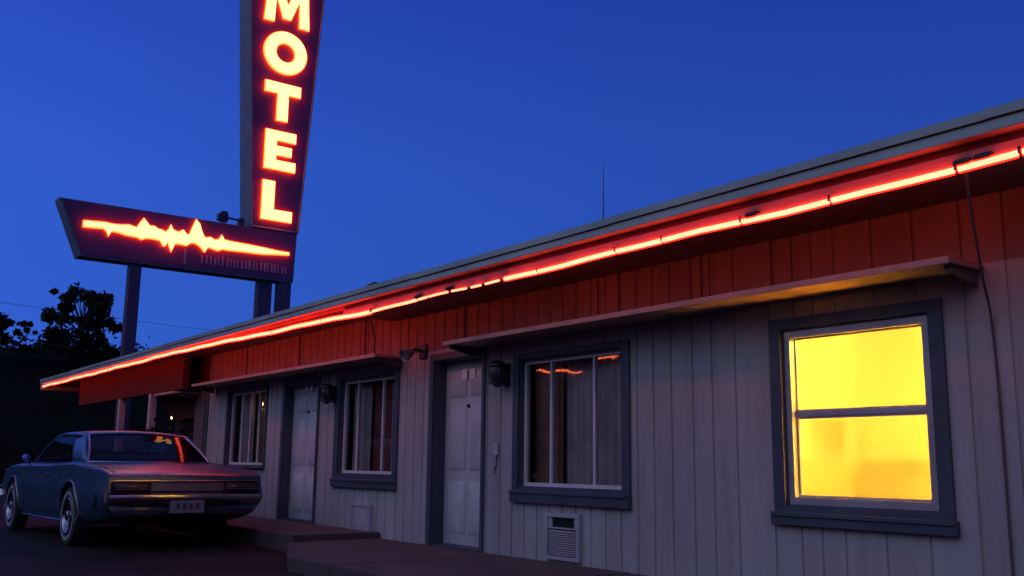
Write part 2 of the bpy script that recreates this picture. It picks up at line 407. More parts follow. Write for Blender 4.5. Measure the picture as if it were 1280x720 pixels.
# windows
def reveal_frame(x0, x1, z0, z1, y0, y1, t, name, mat, parent):
    g = MB()
    g.box(x0, x0 + t, y0, y1, z0, z1); g.box(x1 - t, x1, y0, y1, z0, z1)
    g.box(x0 + t + .0005, x1 - t - .0005, y0 + .001, y1 - .001, z1 - t, z1); g.box(x0 + t + .0005, x1 - t - .0005, y0 + .001, y1 - .001, z0, z0 + t)
    return g.build(name, mat, parent)
def curtain(x0, x1, z0, z1, y, amp, n, mat, parent, seed):
    rr = random.Random(seed); ph = [rr.uniform(0, 6.28) for _ in range(4)]
    rows = []
    for j in range(7):
        zz = z0 + (z1 - z0) * j / 6; row = []
        for i in range(90):
            u = i / 89; xx = x0 + (x1 - x0) * u
            a = amp * (math.sin(n * 6.283 * u + ph[0] + .3 * math.sin(3 * u * 6.28 + ph[1])) + .4 * math.sin(n * 1.7 * 6.283 * u + ph[2] + .2 * j))
            row.append((xx, y + a, zz))
        rows.append(row)
    g = MB(); g.grid(rows); return g.build('curtain', mat, parent, smooth=80)
def window(x0, x1, z0, z1, trim, sill, label=None, mulls=(), rail=None, curtains=(), tmat='trim', smat='white', sash=.035, pane='pane', ys=.07, sd=.02):
    tl, tr, tt = trim
    g = MB()     # outer casing proud of the siding
    g.box(x0 - tl, x0 - .0, -.026, -.002, z0, z1 + tt, bev=.003); g.box(x1 + .0, x1 + tr, -.026, -.002, z0, z1 + tt, bev=.003)
    g.box(x0 + .0008, x1 - .0008, -.0255, -.002, z1 + .0, z1 + tt - .001, bev=.003)
    # lining of the opening
    g.box(x0 - .012, x0 + .012, -.001, .14, z0 - .01, z1 + .01); g.box(x1 - .012, x1 + .012, -.001, .14, z0 - .01, z1 + .01)
    g.box(x0 + .0125, x1 - .0125, -.0015, .139, z1 - .012, z1 + .012); g.box(x0 + .0125, x1 - .0125, -.0015, .139, z0 - .012, z0 + .012)
    win = g.build('window', tmat, BL)
    if label: win['label'] = label
    sz0, sz1, se = sill
    g = MB(); g.box(x0 - tl + .001, x1 + tr - .001, -.024, -.002, sz1 - .012, z0 - .0005); g.build('bottom_casing', tmat, win)
    g = MB(); g.box(x0 - tl - se, x1 + tr + se, -.05, -.003, sz0, sz1, bev=.006); g.box(x0 - tl - se + .01, x1 + tr + se - .01, -.065, -.051, sz1 - .03, sz1 - .002, bev=.003); g.build('sill', tmat, win)
    s = sash; a, b, c, d = x0 + .013, x1 - .013, z0 + .013, z1 - .013
    reveal_frame(a, b, c, d, ys - sd, ys + .03, s, 'sash', smat, win)
    for mx in mulls:
        g = MB(); g.box(mx - .014, mx + .014, ys - .016, ys + .028, c + s, d - s, bev=.002); g.build('mullion', smat, win)
    if rail:
        g = MB(); g.box(a + s, b - s, ys - .018, ys + .028, rail - .02, rail + .02, bev=.003); g.build('meeting_rail', smat, win)
        reveal_frame(a + s + .001, b - s - .001, c + s + .001, rail - .021, ys - .012, ys + .014, .016, 'inner_sash', smat, win)
        reveal_frame(a + s + .001, b - s - .001, rail + .021, d - s - .001, ys - .004, ys + .02, .010, 'inner_sash', smat, win)
    g = MB(); g.quad((a + s, ys + .006, c + s), (b - s, ys + .006, c + s), (b - s, ys + .006, d - s), (a + s, ys + .006, d - s)); g.build('pane', pane, win)
    for k, (u0, u1, cm, n, y) in enumerate(curtains):
        curtain(a + (b - a) * u0, a + (b - a) * u1, z0 - .03, z1 + .03, y, .016, n, cm, win, int(x0 * 100) + k)
    return win

wr = window(-4.62, -3.44, .62, 1.90, (.10, .10, .085), (.485, .58, .02), 'double hung window glowing yellow from inside', rail=1.28, smat='alu', sash=.05, pane='pane_lit', sd=.062)
window(-7.86, -6.35, .67, 1.93, (.09, .10, .06), (.525, .645, .005), 'wide dark window with two thin upright bars and drawn curtain', mulls=(-7.43, -6.80),
       curtains=((0, .3, 'curtain_tan', 4, .2), (.22, .80, 'curtain', 8, .25), (.76, 1, 'curtain', 4, .21)))  # left curtain coloured to imitate an orange-lit edge
window(-11.80, -10.35, .74, 1.96, (.12, .10, .06), (.575, .685, .0), 'dark window with maroon curtain behind two upright bars', mulls=(-11.42, -10.76),
       curtains=((0, .32, 'curtain', 4, .2), (.26, .76, 'curtain_red', 6, .26), (.7, 1, 'curtain', 4, .22)))
window(-15.85, -14.28, .82, 2.0, (.06, .06, .05), (.775, .815, .0), 'far dark window with pale sill beside the car', mulls=(-15.4, -15.05, -14.7),
       curtains=((0, .4, 'curtain', 5, .2), (.5, 1, 'curtain_tan', 5, .24), (.35, .6, 'curtain', 4, .27)), smat='white')
# dark rooms behind
g = MB(); g.box(X_END + .13, -6.1, 1.2, 1.3, ZG, ZT - .03); g.build('inner_wall', 'dark', BL)
for xd in (-13.9, -12.1, -9.7, -8.2):
    g = MB(); g.box(xd - .05, xd + .05, .03, 1.19, ZG, ZT - .03); g.build('inner_partition', 'dark', BL)
# lit room
RX0, RX1, RY1 = -6.0, -1.2, 3.4
g = MB()
g.box(RX0 - .1, RX0, .16, RY1, .0, 2.5); g.box(RX0 - .1, RX1 + .1, RY1 + .001, RY1 + .1, .0, 2.5); g.box(RX1, RX1 + .1, .16, RY1, .0, 2.5)
g.box(RX0 - .1, RX1 + .1, .15, RY1 + .1, 2.501, 2.55); g.box(RX0 - .1, RX1 + .1, .15, RY1 + .1, -.1, -.001)
g.box(RX0 - .1, -4.64, .145, .158, 0, 2.5); g.box(-3.42, RX1 + .1, .145, .158, 0, 2.5); g.box(-4.639, -3.421, .145, .158, 0, .6); g.box(-4.639, -3.421, .145, .158, 1.93, 2.5)
g.build('room_wall', 'room', BL)
# furniture of the lit room
g = MB(); g.box(RX0 + .002, RX0 + .03, 2.50, 3.14, 1.02, 1.40, bev=.004); o = g.build('picture_frame', 'roomwood')
tag(o, 'framed picture seen through the lit yellow window, on the inside wall', 'picture')
g = MB(); g.box(RX0 + .031, RX0 + .034, 2.55, 3.09, 1.06, 1.36); g.build('picture', 'roompic', o)
hb = thing('headboard_bed', (-4.6, 2.4, 0), 'bed with low wooden headboard inside the lit room', 'bed')
g = MB(); g.box(-5.95, -4.2, 3.30, 3.37, .0, .80, bev=.01); g.build('headboard', 'roomwood', hb)
g = MB(); g.box(-5.9, -4.25, 1.4, 3.28, .25, .55, bev=.05); g.build('mattress', 'room', hb)
g = MB(); g.box(RX0 + .002, RX0 + .02, .17, RY1 - .001, .0, .98); g.box(RX0 + .021, RX1 - .01, RY1 - .018, RY1 - .001, .0, .98); g.build('wainscot', 'roomlow', BL)
bt = thing('bedside_table', (-3.1, .6, 0), 'small wooden table inside the lit room beside the window', 'table')
g = MB(); g.box(-3.35, -2.85, .36, .84, .58, .62, bev=.006); g.build('table_top', 'roomwood', bt)
for ax, ay in ((-3.32, .39), (-2.88, .39), (-3.32, .81), (-2.88, .81)):
    g = MB(); g.box(ax - .02, ax + .02, ay - .02, ay + .02, .0, .579); g.build('leg', 'roomwood', bt)
tl = thing('awning_fill_lamp', (-3.12, .6, .62), 'unseen amber globe added inside the lit room to brighten the awning underside', 'lamp')  # added out of view to light the awning from below
g = MB(); g.lathe([(.07, .621), (.08, .63), (.03, .66), (.02, .78)], c=(-3.12, .6, 0), n=16); g.build('lamp_base', 'roomwood', tl, smooth=40)
g = MB(); g.lathe([(.02, .781), (.12, .82), (.17, .92), (.12, 1.03), (.02, 1.07)], c=(-3.12, .6, 0), n=20); g.build('globe', 'amber', tl, smooth=60)
cl = thing('ceiling_lamp', (-2.6, 1.9, 2.4), 'round glowing globe lamp on the lit room ceiling', 'lamp')
g = MB(); g.lathe([(.02, 2.20), (.12, 2.22), (.17, 2.30), (.15, 2.40), (.08, 2.44)], c=(-2.6, 1.9, 0), n=20); g.build('globe', 'lamp_globe', cl, smooth=60)
g = MB(); g.lathe([(.085, 2.441), (.10, 2.46), (.10, 2.499)], c=(-2.6, 1.9, 0), n=20); g.build('ceiling_rose', 'white', cl, smooth=40)

# doors
def door(x0, x1, z0, z1, rec, label):
    g = MB()
    g.box(x0 - .085, x0, -.026, -.002, z0, z1 + .08, bev=.003); g.box(x1, x1 + .05, -.026, -.002, z0, z1 + .08, bev=.003); g.box(x0 + .001, x1 - .001, -.025, -.002, z1, z1 + .079, bev=.003)
    g.box(x0 - .012, x0 + .012, -.001, rec + .06, z0, z1 + .01); g.box(x1 - .012, x1 + .012, -.001, rec + .06, z0, z1 + .01); g.box(x0 + .0125, x1 - .0125, -.0015, rec + .06, z1 - .012, z1 + .012)
    g.box(x0 + .0125, x1 - .0125, .0, rec + .06, z0 - .02, z0 + .018)
    fr = g.build('door_frame', 'trim', BL)
    a, b, c, d = x0 + .014, x1 - .014, z0 + .022, z1 - .014
    g = MB(); g.box(a, b, rec, rec + .045, c, d, bev=.002)
    ww = b - a
    # six raised panels
    for (u0, u1) in ((.10, .46), (.54, .90)):
        for (h0, h1) in ((.06, .34), (.40, .74), (.80, .93)):
            X0, X1, Z0, Z1 = a + ww * u0, a + ww * u1, c + (d - c) * h0, c + (d - c) * h1
            t = .022
            g.box(X0, X1, rec - .009, rec + .001, Z0, Z1, bev=.006)
            g.box(X0 + t, X1 - t, rec - .014, rec - .0085, Z0 + t, Z1 - t, bev=.004)
    dr = g.build('door', 'door', BL, smooth=30); dr['label'] = label
    kx = b - .06; kz = c + .95
    g = MB(); g.lathe([(.034, rec - .004), (.034, rec - .012), (.014, rec - .016), (.014, rec - .04), (.028, rec - .05), (.03, rec - .066), (.016, rec - .078)], axis='y', c=(kx, 0, kz), n=18); g.build('handle', 'chrome', dr, smooth=40)
    g = MB(); g.lathe([(.026, rec - .004), (.026, rec - .014), (.012, rec - .018)], axis='y', c=(kx, 0, kz + .14), n=16); g.build('deadbolt', 'chrome', dr, smooth=40)
    g = MB(); g.lathe([(.022, rec - .004), (.022, rec - .016), (.010, rec - .017), (.010, rec - .012)], axis='y', c=((a + b) / 2, 0, c + 1.50), n=16); g.build('peephole', 'black', dr, smooth=40)
    for q in (-.075, .085):
        xq = (a + b) / 2 + q
        g = MB(); g.box(xq - .05, xq + .05, rec - .022, rec - .0145, c + 1.79, c + 1.905, bev=.003); g.build('number_plate', 'bright', dr)
    return dr
door(-9.47, -8.50, .0, 2.04, .15, 'pale room door under the near awning')
door(-13.57, -12.47, .07, 1.98, .12, 'pale room door under the far awning')

# wall vents
g = MB()
reveal_frame_args = (-7.39, -6.90, .03, .45)
v3 = reveal_frame(-7.39, -6.90, .03, .45, -.045, -.003, .035, 'wall_vent', 'vent', BL)
v3['label'] = 'slatted grey air conditioner grille below the near dark window'
g = MB()
for k in range(11):
    zz = .075 + k * .0205
    g.prism([(-.034, zz), (-.030, zz + .004), (-.010, zz + .016), (-.012, zz + .010)], 'x', -7.354, -6.936)
g.build('louvre', 'vent', v3)
g = MB(); g.box(-7.354, -6.936, -.032, -.012, .308, .322); g.box(-7.354, -7.30, -.030, -.013, .323, .414); g.box(-6.98, -6.936, -.030, -.013, .323, .414); g.build('control_bar', 'vent', v3)
g = MB(); g.box(-7.35, -6.94, -.008, -.004, .066, .414); g.build('back_panel', 'black', v3)
v2 = reveal_frame(-11.32, -10.82, .06, .385, -.045, -.003, .03, 'wall_vent', 'vent', BL)
v2['label'] = 'closed square vent cover below the maroon curtained window'
g = MB(); g.box(-11.288, -10.852, -.030, -.006, .092, .353, bev=.004); g.box(-11.25, -10.89, -.034, -.031, .13, .315, bev=.001); g.build('cover_panel', 'vent', v2)
# small outlet box / bell by the near door
g = MB(); g.box(-8.26, -8.20, -.03, -.003, .98, 1.10, bev=.006); g.lathe([(.012, -.031), (.012, -.036)], axis='y', c=(-8.23, 0, 1.06), n=12); ob = g.build('bell_box', 'vent', BL)
g = MB(); g.tube([(-8.23, -.012, .98), (-8.232, -.011, .88), (-8.27, -.011, .84), (-8.262, -.010, .80)], .006, 6); g.build('bell_wire', 'cable', ob)

# wall lamps
def wall_lamp(x, z, label):
    t = thing('wall_lamp', (x, -.03, z), label, 'wall lamp', 'black lanterns beside the room doors')
    g = MB(); g.box(x - .075, x + .075, -.03, -.003, z - .13, z + .14, bev=.008); g.build('backplate', 'black', t)
    g = MB(); g.lathe([(.01, z + .17), (.06, z + .165), (.125, z + .12), (.13, z + .10), (.12, z + .095)], c=(x, -.15, 0), n=20); g.build('hood', 'black', t, smooth=40)
    g = MB(); g.lathe([(.085, z + .094), (.10, z + .02), (.092, z - .06), (.07, z - .10)], c=(x, -.15, 0), n=20); g.build('lantern_glass', M['lamp_glass'], t, smooth=60)
    g = MB(); g.lathe([(.108, z - .10), (.108, z - .115), (.06, z - .125), (.03, z - .15)], c=(x, -.15, 0), n=20); g.build('base_ring', 'black', t, smooth=40)
    for k in range(4):
        a = math.pi / 4 + k * math.pi / 2
        g = MB(); g.tube([(x + .112 * math.cos(a), -.15 + .112 * math.sin(a), z + .1), (x + .106 * math.cos(a), -.15 + .106 * math.sin(a), z - .108)], .006, 6); g.build('cage_bar', 'black', t)
    t.scale = (.78, .82, .85)
    g = MB(); g.tube([(x, -.028, z + .05), (x, -.10, z + .16), (x, -.15, z + .165)], .012, 8); g.build('arm', 'black', t, smooth=60)
M['lamp_glass'] = paint('smoked_lamp_glass', (.03, .028, .03), .15, var=.2, bump=0)
wall_lamp(-8.07, 1.79, 'black lantern on the wall between the near door and the wide dark window')
wall_lamp(-11.95, 1.78, 'black lantern on the wall between the far door and the maroon curtained window')
# small floodlight at the end of the far awning
fl = thing('floodlight', (-9.72, -.004, 2.16), 'small dark floodlight at the right end of the far awning', 'floodlight')
g = MB(); g.box(-9.80, -9.64, -.03, -.003, 2.09, 2.25, bev=.006); g.build('mount_plate', 'black', fl)
g = MB(); g.tube([(-9.72, -.03, 2.17), (-9.72, -.12, 2.19), (-9.70, -.2, 2.15)], .018, 8); g.build('arm', 'black', fl, smooth=60)
g = MB(); g.lathe([(.03, 0), (.05, .03), (.07, .11), (.085, .14), (.075, .142), (.06, .12)], n=18)
bmesh.ops.rotate(g.bm, verts=g.bm.verts, cent=(0, 0, 0), matrix=Matrix.Rotation(R(118), 3, 'X')); bmesh.ops.translate(g.bm, verts=g.bm.verts, vec=(-9.69, -.17, 2.16))
g.build('lamp_head', 'signside', fl, smooth=40)

# ------------------------------------------------------------------ neon along the eave
NE = thing('neon_light_run', (-11, -.75, 2.57), 'glowing orange red neon tube run along the front eave', 'neon light')
def nz(x):
    base = 2.565 if x > -9.6 else (2.565 + (.105) * min(1, (-9.6 - x) / 6.5))
    return base + .006 * math.sin(x * 2.1) + .004 * math.sin(x * 5.3 + 1)
def seg(a, b, r, mat):
    n = max(2, int((b - a) / .25)); pts = []
    for i in range(n + 1):
        xq = a + (b - a) * i / n; pts.append((xq, -.752 + .004 * math.sin(xq * 3), nz(xq)))
    # ends turn up into their housings
    if mat == 'neon_dim':
        g = MB(); g.tube(pts, r, 8); return g.build('neon_tube', mat, NE, smooth=60)
    g = MB(); g.tube(pts, r * 1.3, 10); t = g.build('neon_tube', 'neon_halo' if b > -9.6 else 'neon_halo_left', NE, smooth=60)
    g = MB(); g.tube(pts, r * .85, 8); g.build('tube_core', 'neon_core', t, smooth=60)
    return t
joints = [4.2, 2.4, .6, -1.0, -2.42, -2.78, -3.62, -4.34, -5.1, -5.62, -6.62, -7.12]
for b, a in zip(joints, joints[1:]): seg(a + .016, b - .016, .0215, 'neon')
for a, b in ((-7.42, -7.2), (-7.66, -7.5), (-8.0, -7.75)): seg(a, b, .011, 'neon_dim')
seg(-8.42, -8.08, .012, 'neon_dim'); seg(-8.62, -8.46, .013, 'neon_dim')
for a, b in ((-9.1, -8.66), (-9.62, -9.13)): seg(a, b, .016, 'neon_dim')
left = [-9.66, -10.9, -12.4, -13.7, -15.2, -16.9, -18.7, -20.6, -22.6, -24.7, -26.75]
for b, a in zip(left, left[1:]): seg(a + .012, b - .012, .024, 'neon')
for j in joints[1:] + left:
    g = MB(); g.box(j - .009, j + .009, -.768, -.719, nz(j) - .004, nz(j) + .034, bev=.003); g.build('clip', 'black', NE)
for j in (-2.62, -2.74, -4.24, -8.04, -8.64):
    g = MB(); g.lathe([(.022, j - .05), (.026, j - .03), (.026, j + .03), (.022, j + .05)], axis='x', c=(0, -.752, nz(j) + .03), n=12); g.build('end_housing', 'black', NE, smooth=40)
# hanging cables
def cable(pts, r, label):
    P = [Vector(p) for p in pts]; out = []
    for i in range(len(P) - 1):
        for k in range(8):
            t = k / 8; p0, p1, p2, p3 = P[max(i - 1, 0)], P[i], P[i + 1], P[min(i + 2, len(P) - 1)]
            out.append(.5 * ((2 * p1) + (p2 - p0) * t + (2 * p0 - 5 * p1 + 4 * p2 - p3) * t * t + (3 * p1 - p0 - 3 * p2 + p3) * t ** 3))
    out.append(P[-1])
    g = MB(); g.tube(out, r, 7); return tag(g.build('hanging_cable', 'cable', smooth=60), label, 'cable', 'cables hanging from the neon eave')
cable([(-2.73, -.75, 2.55), (-2.80, -.58, 2.33), (-2.94, -.24, 2.02), (-3.015, -.03, 1.80), (-3.01, -.016, 1.24), (-3.01, -.016, .28), (-3.0, -.016, .0)], .008, 'thin cable dropping from the eave down the wall right of the lit window')
cable([(-9.67, -.75, 2.58), (-9.80, -.66, 2.44), (-10.0, -.5, 2.28), (-10.18, -.405, 2.175), (-10.35, -.2, 2.05), (-10.62, -.02, 1.98)], .008, 'thin cable hanging from the eave to the right end of the far awning')

# rooftop items
an = thing('roof_antenna', (-7.16, .5, 2.84), 'thin upright whip antenna standing on the roof', 'antenna')
g = MB(); g.tube([(-7.16, .5, 2.86), (-7.15, .5, 3.5), (-7.15, .5, 3.9)], [.010, .006, .0035], 6); g.build('mast', 'cable', an)
g = MB(); g.lathe([(.06, 2.841), (.06, 2.86), (.02, 2.88), (.02, 2.95)], c=(-7.16, .5, 0), n=12); g.build('foot', 'black', an, smooth=40)
vp = thing('roof_vent', (-12.85, 1.0, 2.84), 'small mushroom vent on the roof above the far awning', 'roof vent')
g = MB(); g.lathe([(.05, 2.841), (.05, 3.47)], c=(-12.85, 1.0, 0), n=12); g.build('pipe', 'signside', vp, smooth=40)
g = MB(); g.lathe([(.13, 3.471), (.13, 3.5), (.05, 3.56), (.01, 3.57)], c=(-12.85, 1.0, 0), n=14); g.build('cap', 'black', vp, smooth=40)
ch = thing('roof_flue', (-3.1, 1.0, 2.84), 'short brown flue pipe on the roof at the right edge', 'flue')
g = MB(); g.lathe([(.09, 2.841), (.09, 3.66)], c=(-3.0, 1.0, 0), n=16); g.build('pipe', 'bark', ch, smooth=40)
g = MB(); g.lathe([(.11, 3.661), (.12, 3.70), (.11, 3.71), (.02, 3.76)], c=(-3.0, 1.0, 0), n=16); g.build('cap', 'bark', ch, smooth=40)

# ------------------------------------------------------------------ the motel sign
SG = thing('motel_sign', (-29.3, 4.2, ZG), 'tall tapering motel pylon sign with glowing letters and a horizontal neon wing', 'sign')
XF = -29.0
def frame_prism(poly, x0, x1, name, mat): g = MB(); g.prism(poly, 'x', x0, x1); return g.build(name, mat, SG)
pyl = [(5.27, 8.155), (6.86, 8.155), (7.42, 17.2), (4.68, 17.2)]
frame_prism(pyl, XF - .95, XF - .03, 'pylon_cabinet', 'signside')
frame_prism([(5.31, 8.157), (6.82, 8.157), (7.37, 17.15), (4.73, 17.15)], XF - .029, XF - .0, 'pylon_face', 'signface')
def rim(poly, t, x0, x1, name):
    g = MB(); n = len(poly)
    c = Vector((sum(p[0] for p in poly) / n, sum(p[1] for p in poly) / n))
    for k in range(n):
        a = Vector(poly[k]); b = Vector(poly[(k + 1) % n])
        g.tube([(x0, a.x, a.y), (x0, b.x, b.y)], t, 6)
    return g.build(name, 'signside', SG)
rim([(5.29, 8.2), (6.84, 8.2), (7.40, 17.17), (4.70, 17.17)], .03, XF, XF, 'pylon_edge')
wing = [(.31, 6.55), (6.78, 6.55), (6.83, 8.15), (-.36, 8.15)]
frame_prism(wing, XF - .62, XF - .032, 'wing_cabinet', 'signside')
frame_prism([(.36, 6.60), (6.74, 6.60), (6.79, 8.145), (-.28, 8.11)], XF - .031, XF - .002, 'wing_face', 'signface')
def pole(y0, y1, x, ztop):
    g = MB(); g.box(x - .16, x + .16, y0, y1, ZG - .02, ztop, bev=.01); g.build('pole', 'signpole', SG)
pole(1.74, 2.07, XF - .3, 6.548); pole(5.72, 6.17, XF - .40, 6.548); pole(6.32, 6.74, XF - .22, 6.548)

def offset_poly(p, d):
    n = len(p); area = sum(p[i][0] * p[(i + 1) % n][1] - p[(i + 1) % n][0] * p[i][1] for i in range(n))
    sg = 1 if area > 0 else -1; out = []
    for i in range(n):
        a, b, c = Vector(p[i - 1]), Vector(p[i]), Vector(p[(i + 1) % n])
        e1 = (b - a).normalized(); e2 = (c - b).normalized()
        n1 = Vector((e1.y, -e1.x)) * sg; n2 = Vector((e2.y, -e2.x)) * sg
        m = (n1 + n2); q = 1 + n1.dot(n2)
        m = m / max(q, .35)
        out.append(tuple(b + m * d))
    return out
def letter(poly):
    g = MB(); g.prism(offset_poly(poly, .027), 'x', XF + .05, XF + .115); L = g.build('letter', 'letter_edge', SG)
    g = MB(); g.prism(poly, 'x', XF + .1155, XF + .16); g.build('letter_face', 'letter', L)
    return L
def place(pts, y0, y1, z0, z1): return [(y0 + (y1 - y0) * u, z0 + (z1 - z0) * v) for u, v in pts]
Mp = [(0, 0), (.20, 0), (.23, .60), (.42, .12), (.58, .12), (.77, .60), (.80, 0), (1, 0), (.93, 1), (.74, 1), (.5, .38), (.26, 1), (.07, 1)]
Tp = [(.37, 0), (.65, 0), (.65, .74), (1, .74), (1, 1), (0, 1), (0, .74), (.37, .74)]
Ep = [(0, 0), (1, 0), (1, .22), (.34, .22), (.34, .39), (.85, .39), (.85, .60), (.34, .60), (.34, .78), (.98, .78), (.98, 1), (0, 1)]
Lp = [(0, 0), (1, 0), (1, .25), (.37, .25), (.37, 1), (0, 1)]
letter(place(Mp, 5.26, 6.80, 15.17, 16.75)); letter(place(Tp, 5.43, 6.62, 11.82, 13.06)); letter(place(Ep, 5.54, 6.56, 10.16, 11.42)); letter(place(Lp, 5.54, 6.53, 8.48, 9.72))
def ring(cy, cz, ro, ri, x0, x1, e=1.06):
    g = MB(); n = 40; A = []
    for k in range(n):
        a = 2 * math.pi * k / n; A.append([g.bm.verts.new((x, cy + r * math.cos(a), cz + r * e * math.sin(a))) for x, r in ((x0, ri), (x0, ro), (x1, ro), (x1, ri))])
    for k in range(n):
        p, q = A[k], A[(k + 1) % n]
        for j in range(4): g.bm.faces.new((p[j], p[(j + 1) % 4], q[(j + 1) % 4], q[j]))
    return g
L = ring(6.04, 14.15, .755, .325, XF + .05, XF + .115, .98).build('letter', 'letter_edge', SG); ring(6.04, 14.15, .72, .36, XF + .1155, XF + .16, .98).build('letter_face', 'letter', L)
TOP = [(0.29, 7.55), (0.6, 7.57), (0.88, 7.59), (1.11, 7.57), (1.32, 7.58), (1.55, 7.62), (1.77, 7.57), (1.87, 7.75), (1.95, 7.88), (2.05, 7.78), (2.14, 7.68), (2.27, 7.69), (2.39, 7.62), (2.47, 7.62), (2.61, 7.57), (2.7, 7.67), (2.75, 7.81), (2.82, 7.67), (2.97, 7.62), (3.13, 7.71), (3.21, 7.62), (3.31, 7.57), (3.39, 7.82), (3.49, 8.09), (3.61, 7.97), (3.7, 7.72), (3.8, 7.56), (3.95, 7.61), (4.11, 7.54), (4.24, 7.59), (4.31, 7.73), (4.4, 7.59), (4.61, 7.57), (4.96, 7.56), (5.61, 7.53), (6.1, 7.49), (6.54, 7.48)]
BOT = [(0.31, 7.38), (0.61, 7.39), (0.86, 7.41), (0.95, 7.34), (1.01, 7.21), (1.08, 7.36), (1.23, 7.36), (1.5, 7.31), (1.82, 7.29), (1.93, 7.24), (2.08, 7.31), (2.3, 7.31), (2.47, 7.29), (2.57, 7.14), (2.64, 7.16), (2.68, 7.31), (2.81, 7.0), (2.91, 7.26), (3.08, 7.27), (3.26, 7.25), (3.4, 7.36), (3.54, 7.35), (3.67, 7.28), (3.82, 7.13), (3.91, 7.3), (4.05, 7.27), (4.23, 7.23), (4.38, 7.3), (4.55, 7.29), (5.06, 7.31), (5.62, 7.32), (6.11, 7.37), (6.54, 7.41)]
def strip(d, x0, x1):
    def at(L, y):
        for (a, b), (c, e) in zip(L, L[1:]):
            if a <= y <= c: return b + (e - b) * (y - a) / (c - a)
        return L[0][1] if y < L[0][0] else L[-1][1]
    ys = sorted({round(p[0], 3) for p in TOP + BOT if .31 <= p[0] <= 6.54})
    g = MB(); prev = None
    ys[0] -= d * .6; ys[-1] += d * .6
    for y in ys:
        mid = max(.31, min(6.54, y))
        t, b = at(TOP, mid) + d, at(BOT, mid) - d
        c = [g.bm.verts.new((x, y, z)) for x, z in ((x0, b), (x1, b), (x1, t), (x0, t))]
        if prev:
            for j in range(4): g.bm.faces.new((prev[j], prev[(j + 1) % 4], c[(j + 1) % 4], c[j]))
        else: g.bm.faces.new(c)
        prev = c
    g.bm.faces.new(prev[::-1])
    return g
L = strip(.018, XF + .05, XF + .10).build('neon_script', 'letter_edge', SG); strip(-.026, XF + .1005, XF + .14).build('neon_script_core', 'letter', L)
# faint small unlit strokes below the script
g = MB(); rl = random.Random(11)
yy = 3.75
while yy < 6.5:
    g.box(XF + .002, XF + .03, yy, yy + rl.uniform(.035, .06), 6.78 + .0 * yy, 7.04 + rl.uniform(-.03, .03)); yy += rl.uniform(.10, .15)
g.build('small_strokes', 'signtext', SG)
g = MB(); g.box(XF + .002, XF + .04, 3.23, 3.29, 6.70, 7.15); g.build('upright_stroke', 'signtext', SG)
fl = thing('sign_floodlight', (XF - .3, 4.8, 8.15), 'dark floodlight bracket on top of the sign wing beside the pylon', 'floodlight')
g = MB(); g.box(XF - .40, XF - .2, 4.95, 5.12, 8.152, 8.44, bev=.01); g.build('stand', 'signpole', fl)
g = MB(); g.tube([(XF - .3, 4.95, 8.38), (XF - .3, 4.6, 8.40)], .035, 8); g.build('arm', 'signpole', fl)
g = MB(); g.box(XF - .42, XF - .18, 4.28, 4.6, 8.28, 8.50, bev=.03); g.box(XF - .30, XF - .1, 4.34, 4.54, 8.22, 8.56, bev=.02); g.build('lamp_head', 'black', fl)

# neon bar sign across the lot (seen only mirrored in the window glass)
rs = thing('roadside_neon_sign', (-26, -16, ZG), 'low roadside sign across the lot with orange neon bars', 'sign')
for px in (-28.2, -24.2):
    g = MB(); g.box(px - .08, px + .08, -16.3, -16.14, ZG - .02, 4.9, bev=.01); g.build('post', 'signpole', rs)
g = MB(); g.box(-28.9, -23.6, -16.138, -15.98, 3.75, 4.85, bev=.01); g.build('sign_panel', 'signside', rs)
g = MB(); g.tube([(-28.5, -15.93, 4.37), (-27.4, -15.93, 4.22), (-25.7, -15.93, 4.06)], .045, 8); g.build('neon_bar', 'neon', rs, smooth=60)
g = MB(); g.tube([(-24.9, -15.93, 4.48), (-23.85, -15.93, 4.46)], .03, 8); g.build('neon_bar', 'neon', rs, smooth=60)

# ------------------------------------------------------------------ classic car
CAR = thing('classic_car', (-11.5, -2.06, ZG), 'blue sixties two door hardtop coupe with chrome bumper parked beside the motel walkway', 'car', rz=R(180 + 1.6))
LEN = 5.45; XRW, XFW = 1.36, 4.44; WR = .345
#        x    w     zb   zm   zs   zd
ST = [(.00, .925, .42, .60, .852, .832),
      (.06, .932, .38, .61, .876, .856),
      (.30, .940, .32, .62, .908, .898),
      (.80, .950, .27, .63, .946, .948),
      (1.36, .962, .25, .64, .972, .985),
      (1.90, .958, .23, .64, .968, .985),
      (2.40, .953, .22, .64, .945, .975),
      (3.20, .953, .22, .64, .930, .965),
      (3.90, .955, .22, .64, .930, .970),
      (4.44, .955, .24, .64, .925, .965),
      (4.95, .940, .27, .63, .900, .935),
      (5.30, .915, .33, .62, .855, .885),
      (5.42, .880, .40, .60, .80, .82)]
def lerp_st(x):
    for a, b in zip(ST, ST[1:]):
        if a[0] <= x <= b[0]:
            t = (x - a[0]) / (b[0] - a[0]); t = t * t * (3 - 2 * t) * .35 + t * .65
            return [a[k] + (b[k] - a[k]) * t for k in range(6)]
    return list(ST[-1])
def profile(x):
    _, w, zb, zm, zs, zd = lerp_st(x)
    half = [(0, zb), (w * .78, zb), (w * .90, zb + .035), (w * .955, zb + .10), (w * .985, (zb + zm) / 2 + .03), (w, zm), (w * .994, zm + .05), (w * .972, zm + (zs - zm) * .55),
            (w * .962, zs - .010), (w * .948, zs), (w * .88, (zs + zd) / 2), (w * .60, zd), (w * .3, zd + .008), (0, zd + .010)]
    return half
b = MB(); rings = []
